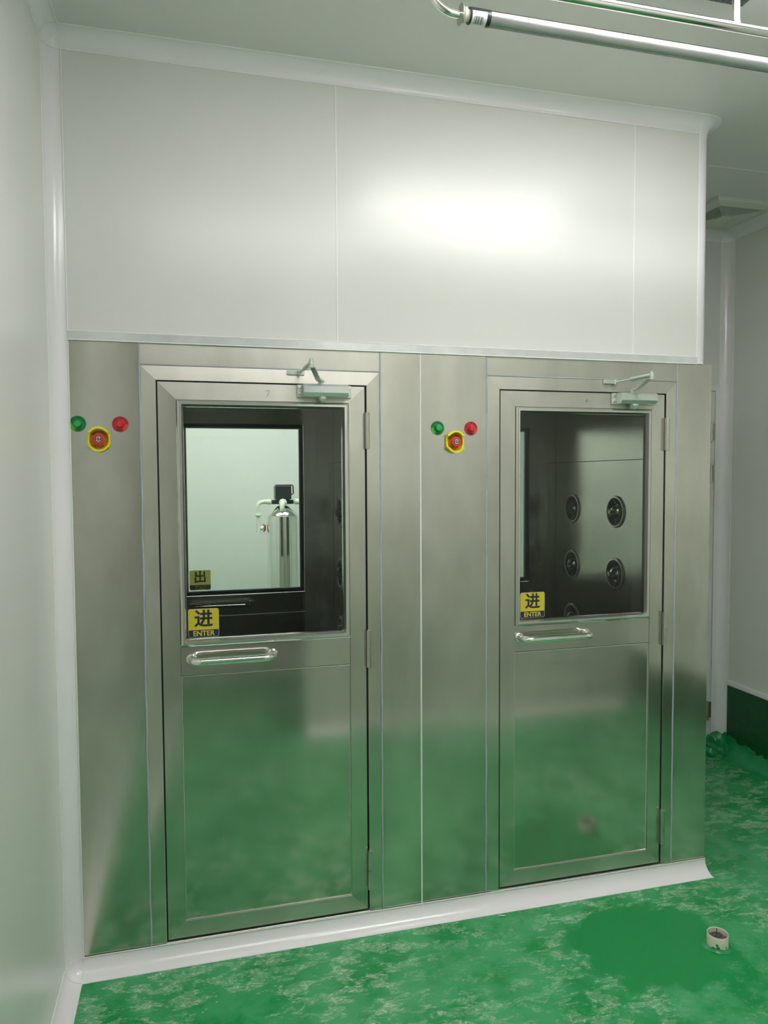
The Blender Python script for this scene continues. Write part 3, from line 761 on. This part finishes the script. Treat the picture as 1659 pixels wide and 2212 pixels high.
    arc_text(b, 'STOP', bx, -0.0018, bz, 0.0262, 0.0105, -PI / 2, 0.34, False, 0.0002)
    es = bd(b, 'emergency_stop', ['orange', 'ink'], None, 'emergency stop button with red knob in yellow guard')
    b = MB()
    def wall_arc(a0, a1, r0, r1, h0, h1, nseg, rx=1.0, rz=1.09):
        """ring sector standing h0..h1 off the panel"""
        L = []
        for k in range(nseg + 1):
            a = a0 + (a1 - a0) * k / nseg
            ca, sa = math.cos(a) * rx, math.sin(a) * rz
            L.append([b.v((bx + ca * r0, -h0, bz + sa * r0)), b.v((bx + ca * r1, -h0, bz + sa * r1)), b.v((bx + ca * r1, -h1, bz + sa * r1)), b.v((bx + ca * r0, -h1, bz + sa * r0))])
        for p, q in zip(L, L[1:]):
            for k in range(4): b.f([p[k], p[(k + 1) % 4], q[(k + 1) % 4], q[k]])
        b.f(L[0][::-1]); b.f(L[-1])
    dg = PI / 180
    wall_arc(0, 2 * PI, 0.0335, 0.0385, 0.0, 0.012, 64, 0.93)
    wall_arc(38 * dg, 142 * dg, 0.0335, 0.0395, 0.011, 0.026, 24, 0.97)
    wall_arc(218 * dg, 322 * dg, 0.0335, 0.0395, 0.011, 0.026, 24, 0.97)
    for a in (38, 142, 218, 322):   # turned-out lips at the ends of the collar
        ca, sa = math.cos(a * dg), math.sin(a * dg)
        p = Vector((bx + ca * 0.0365, 0, bz + sa * 0.0395))
        b.box(p.x - 0.0030 + ca * 0.003, p.x + 0.0030 + ca * 0.003, -0.026, -0.006, p.z - 0.0035, p.z + 0.0025, 0.001)
    b.box(bx - 0.0365, bx - 0.0315, -0.0125, -0.001, bz - 0.020, bz + 0.020, 0.0015)
    b.box(bx + 0.0315, bx + 0.0365, -0.0125, -0.001, bz - 0.020, bz + 0.020, 0.0015)
    b.build('guard', 'yellow', es)['label'] = 'yellow plastic guard collar'
    b = MB(); b.lathe((bx, -0.001, bz), (0, -1, 0), [(0.013, 0), (0.013, 0.010), (0.019, 0.013), (0.0205, 0.018), (0.0205, 0.024), (0.018, 0.027), (0.0, 0.0285)], 40); b.mi = 1
    b.lathe((bx, -0.0291, bz), (0, -1, 0), [(0.0, 0), (0.0092, 0.0), (0.0092, 0.0006), (0.0, 0.0006)], 30, smooth=False); b.mi = 2
    for a0 in (25, 205):
        arc = [(bx + 0.0082 * math.cos((a0 + 130 * k / 8) * dg), bz + 0.0082 * math.sin((a0 + 130 * k / 8) * dg)) for k in range(9)]
        inn = [(bx + 0.0058 * math.cos((a0 + 130 * k / 8) * dg), bz + 0.0058 * math.sin((a0 + 130 * k / 8) * dg)) for k in range(9)][::-1]
        b.f([b.v((p[0], -0.0301, p[1])) for p in arc + inn])
    b.add_mesh(text_mesh('STOP', 0.0052, 0.0001), face_mat(bx, -0.0302, bz, 0.25))
    b.build('knob', ['knob', 'ink', 'ink_white'], es)['label'] = 'red mushroom knob with STOP mark'
    return root

cabinet(0.0, -0.2285, 1.0785, 0)
cabinet(1.3, 1.0825, 2.391, 1)
# white sealant joint between the two cabinets
b = MB(); b.tube([(1.0805, 0.0, 0.05), (1.0803, -0.0005, 1.1), (1.0805, 0.0, 2.2), (1.0805, 0.0, 2.222)], 0.0030, 8)
struct(b.build(nt_(), 'seal'))

# ---------------------------------------------------------------- filter tank in the room behind
tx, ty, tr_ = 0.892, 2.90, 0.122
tk = empty('water_filter_tank', (tx, ty, 0), 'polished steel filter tank with black control head seen through the left window', 'tank')
b = MB(); b.lathe((tx, ty, 0), (0, 0, 1), [(tr_ * .96, 0.0), (tr_, 0.02), (tr_, 1.452), (tr_ * .985, 1.462), (tr_ * .72, 1.500), (tr_ * .42, 1.528), (0.036, 1.534), (0.036, 1.552)], 48); b.build('tank_body', 'chrome', tk)
b = MB(); b.box(tx - 0.060, tx + 0.062, ty - 0.06, ty + 0.06, 1.585, 1.688, 0.006); b.box(tx - 0.050, tx + 0.050, ty - 0.05, ty + 0.05, 1.550, 1.59, 0.003)
b.box(tx - 0.083, tx + 0.083, ty - 0.022, ty + 0.022, 1.548, 1.580, 0.004)
b.build('control_head', 'black_gloss', tk)
b = MB(); b.tube([(tx - 0.052, ty + 0.03, 1.692), (tx + 0.078, ty + 0.03, 1.692), (tx + 0.086, ty + 0.03, 1.686), (tx + 0.088, ty + 0.03, 1.628), (tx + 0.080, ty + 0.03, 1.622), (tx + 0.06, ty + 0.03, 1.622)], 0.005, 10); b.build('cover_clip', 'black_gloss', tk)
b = MB(); zp = 1.566
b.tube([(tx - 0.09, ty, zp), (tx - 0.118, ty, zp)], 0.021, 20); b.tube([(tx - 0.116, ty, zp), (tx - 0.140, ty, zp)], 0.017, 20)
pts = [(tx - 0.13, ty, zp), (tx - 0.152, ty, zp)] + [(tx - 0.152 - 0.032 * math.sin(t), ty, zp - 0.032 * (1 - math.cos(t))) for t in [PI / 2 * k / 8 for k in range(1, 9)]] + [(tx - 0.184, ty, zp - 0.06)]
b.tube(pts, 0.0155, 20)
xx = tx - 0.184
b.tube([(xx, ty, zp - 0.05), (xx, ty, zp - 0.085)], 0.012, 16); b.tube([(xx, ty, zp - 0.068), (xx, ty, zp - 0.088)], 0.017, 20)
b.lathe((xx, ty, zp - 0.088), (0, 0, -1), [(0.023, 0), (0.025, 0.006), (0.025, 0.014), (0.019, 0.022)], 8, smooth=False)
b.tube([(xx, ty, zp - 0.10), (xx, ty, zp - 0.16)], 0.0125, 16)
b.tube([(xx, ty, zp - 0.155), (xx, ty, zp - 0.235)], 0.0175, 20)
b.tube([(xx + 0.012, ty, zp - 0.20), (xx + 0.036, ty, zp - 0.20)], 0.014, 16)
b.build('inlet_pipe', 'pvc', tk)['label'] = 'white plastic pipe with elbow and ball valve'
b = MB(); b.tube([(xx + 0.034, ty - 0.004, zp - 0.172), (xx + 0.050, ty - 0.008, zp - 0.180), (xx + 0.048, ty - 0.008, zp - 0.215), (xx + 0.036, ty - 0.004, zp - 0.224)], 0.0062, 10)
b.tube([(xx + 0.036, ty, zp - 0.198), (xx + 0.050, ty, zp - 0.198)], 0.008, 10); b.build('valve_handle', 'red', tk)['label'] = 'red valve handle'
b = MB(); b.lathe((tx - 0.004, ty - 0.05, 1.560), (0, -1, 0), [(0.031, 0), (0.031, 0.016), (0.024, 0.022)], 8, smooth=False)
b.tube([(tx - 0.004, ty - 0.06, 1.560), (tx - 0.008, ty - 0.085, 1.556), (tx - 0.014, ty - 0.095, 1.540), (tx - 0.016, ty - 0.096, 1.512)], 0.0175, 18)
b.mi = 1; b.tube([(tx - 0.016, ty - 0.096, 1.513), (tx - 0.016, ty - 0.096, 1.500)], 0.0145, 16)
b.build('outlet_elbow', ['pvc', 'tube_core'], tk)
b = MB(); b.tube([(tx + 0.083, ty, zp), (tx + 0.095, ty, zp)], 0.012, 14); b.tube([(tx + 0.093, ty, zp), (tx + 0.125, ty, zp)], 0.022, 18)
b.build('side_fitting', 'pvc', tk)

# ---------------------------------------------------------------- ceiling fittings
# clear tube on its bent pipe
zt, yt = 2.98, -0.812
t = empty('tube_fitting', (1.0, yt, zt), 'clear glossy tube with barcode end cap on a bent steel pipe', 'tube')
b = MB(); b.tube([(1.02, yt, zt), (2.9, yt, zt)], 0.0175, 24); b.build('tube', 'tube_core', t)
b = MB(); b.tube([(1.018, yt, zt), (2.9, yt, zt)], 0.0195, 24); b.build('clear_sleeve', 'clear', t)
b = MB(); b.tube([(0.962, yt, zt), (1.020, yt, zt)], 0.0210, 24); b.build('end_cap', 'black_gloss', t)
b = MB(); b.mi = 0
def wrap(x0, x1, r, a0, a1, k=10):
    ring = []
    for x in (x0, x1): ring.append([b.v((x, yt + r * math.cos(a0 + (a1 - a0) * i / k), zt + r * math.sin(a0 + (a1 - a0) * i / k))) for i in range(k + 1)])
    for i in range(k): b.f([ring[0][i], ring[1][i], ring[1][i + 1], ring[0][i + 1]], True)
wrap(0.966, 1.008, 0.0213, 0.95 * PI, 1.75 * PI)
b.mi = 1
for i, x in enumerate((0.973, 0.977, 0.981, 0.984, 0.989, 0.992, 0.996)): wrap(x, x + (0.0022 if i % 2 else 0.0012), 0.0215, 1.15 * PI, 1.45 * PI, 6)
b.build('barcode_label', ['label', 'ink'], t)
b = MB(); b.tube([(0.944, yt, zt), (0.963, yt, zt)], 0.015, 16); b.tube([(0.948, yt, zt), (0.954, yt, zt)], 0.019, 12); b.build('coupling', 'pipe', t)
b = MB(); b.lathe((0.938, yt, zt), (1, 0, 0), [(0.011, 0), (0.027, 0.0), (0.027, 0.0025), (0.011, 0.0025)], 24, smooth=False); b.build('flange', 'satin', t)
b = MB(); pts = [(0.945, yt, zt), (0.925, yt, zt)] + [(0.925 - 0.075 * math.sin(a), yt, zt + 0.075 * (1 - math.cos(a))) for a in [PI / 2 * k / 10 for k in range(1, 11)]] + [(0.850, yt, ZC)]
b.tube(pts, 0.0110, 18); b.build('bent_pipe', 'chrome', t)
b = MB(); b.lathe((0.850, yt, ZC), (0, 0, -1), [(0.03, 0), (0.03, 0.004), (0.012, 0.006)], 20); b.build('ceiling_rose', 'satin', t)
# rail with two struts
zr, yr = 3.0, -0.917
t = empty('pipe_rail', (1.7, yr, zr), 'polished steel pipe rail hung from the ceiling on two struts', 'rail')
b = MB(); b.tube([(0.95, yr, zr), (2.9, yr, zr)], 0.0125, 20); b.build('rail', 'chrome', t)
for x in (1.302, 1.717):
    b = MB(); b.tube([(x, yr, zr + 0.005), (x, yr, ZC)], 0.0105, 16); b.lathe((x, yr, zr), (0, 0, 1), [(0.0135, 0.004), (0.0135, 0.012), (0.011, 0.016)], 16); b.build('strut', 'chrome', t)
# dark mounting plate
b = MB(); b.box(1.46, 1.908, -0.895, -0.714, ZC - 0.032, ZC - 0.0, 0.002); o = b.build('mounting_plate', 'plate', None, origin=(1.64, -0.83, ZC))
tag(o, 'dark granular mounting plate on the ceiling behind the pipe rail', 'plate')

# square ceiling vent in the alcove
vx0, vx1, vy0, vy1 = 2.965, 3.375, 0.685, 1.105
vt = empty('ceiling_vent', ((vx0 + vx1) / 2, (vy0 + vy1) / 2, ZC), 'square pale green slatted air vent on the ceiling in the alcove', 'vent')
def sq_loop(b, o, z): return [b.v((vx0 + o, vy0 + o, z)), b.v((vx1 - o, vy0 + o, z)), b.v((vx1 - o, vy1 - o, z)), b.v((vx0 + o, vy1 - o, z))]
def rings(b, prof):
    L = [sq_loop(b, o, z) for o, z in prof]
    for p, q in zip(L, L[1:]):
        for k in range(4): b.f([p[k], p[(k + 1) % 4], q[(k + 1) % 4], q[k]])
b = MB(); rings(b, [(0, ZC), (0, ZC - 0.012), (0.004, ZC - 0.018), (0.052, ZC - 0.030), (0.056, ZC - 0.024), (0.056, ZC - 0.004)]); b.build('frame', 'vent', vt)
b = MB(); L = sq_loop(b, 0.05, ZC - 0.004); b.f(L); b.build('duct_opening', 'vent_dark', vt)
b = MB()
for k in range(9):
    o_ = 0.058 + k * 0.0125
    rings(b, [(o_, ZC - 0.020), (o_ - 0.001, ZC - 0.029), (o_ + 0.007, ZC - 0.026), (o_ + 0.006, ZC - 0.019)])
for (ax, ay) in ((1, 1), (1, -1)):
    c = Vector(((vx0 + vx1) / 2, (vy0 + vy1) / 2, ZC - 0.024)); d = Vector((ax * 0.155, ay * 0.155, 0)); b.tube([c - d, c + d], 0.004, 8)
b.build('louvres', 'vent', vt)
b = MB(); c = ((vx0 + vx1) / 2, (vy0 + vy1) / 2); b.box(c[0] - 0.035, c[0] + 0.035, c[1] - 0.035, c[1] + 0.035, ZC - 0.034, ZC - 0.02, 0.002); b.lathe((c[0], c[1], ZC - 0.034), (0, 0, -1), [(0.014, 0), (0.014, 0.003), (0.0, 0.0035)], 20); b.build('centre_knob', 'vent', vt)

# ---------------------------------------------------------------- floor things
px, py = 2.085, -0.462
pr = empty('floor_pipe', (px, py, 0), 'short white plastic pipe stub standing out of the green floor', 'pipe')
b = MB(); b.lathe((px, py, 0), (0, 0, 1), [(0.0375, -0.01), (0.0375, 0.05), (0.0365, 0.0515), (0.0345, 0.0505), (0.0335, 0.02), (0.0335, -0.01)], 40, cap0=False, cap1=False)
b.mi = 1
for (a, z, r) in ((-2.2, 0.014, 0.007), (-2.3, 0.024, 0.005), (-1.35, 0.016, 0.004), (-1.3, 0.006, 0.005), (-2.6, 0.005, 0.010), (-1.9, 0.004, 0.008)):
    q = Vector((math.cos(a), math.sin(a), 0)); b.lathe(Vector((px, py, z)) + q * 0.0372, q, [(r, 0), (r * .8, 0.0008), (0, 0.001)], 10)
b.build('pipe_wall', ['pipe', 'green_fillet'], pr)
b = MB(); rows = []
for i in range(9):
    r = 0.0335 * i / 8
    rows.append([b.v((px + r * math.cos(a), py + r * math.sin(a), 0.034 + random.uniform(-.005, .005))) for a in [2 * PI * k / 20 for k in range(20)]])
for p, q in zip(rows, rows[1:]):
    for k in range(20): b.f([p[k], p[(k + 1) % 20], q[(k + 1) % 20], q[k]])
b.tube([(px - 0.004, py, 0.03), (px + 0.001, py + 0.006, 0.066)], 0.0018, 6)
b.build('rubble_fill', 'debris', pr)
b = MB(); rows = []
for i in range(5):
    rows.append([b.v((px + (0.036 + i * 0.004 * (1 + .5 * math.sin(a * 3))) * math.cos(a), py + (0.036 + i * 0.004 * (1 + .5 * math.cos(a * 2 + 1))) * math.sin(a), 0.010 * (1 - i / 4) ** 1.5 + 0.0006)) for a in [2 * PI * k / 28 for k in range(28)]])
for p, q in zip(rows, rows[1:]):
    for k in range(28): b.f([p[k], p[(k + 1) % 28], q[(k + 1) % 28], q[k]], True)
b.build('paint_collar', 'green_fillet', pr)
sc_ = Vector((1.388, -0.082, 0.0035))
b = MB(); b.tube([sc_ + Vector((-0.013, 0.004, 0)), sc_ + Vector((0.010, -0.004, 0))], 0.0022, 10); b.lathe(sc_ + Vector((0.010, -0.004, 0)), (0.92, -0.38, 0), [(0.0022, 0), (0.0042, 0.002), (0.0042, 0.003), (0, 0.0035)], 12)
o = b.build('screw', 'satin', None, origin=(1.388, -0.082, 0.0)); tag(o, 'small loose screw lying on the green floor beside the coving', 'screw')
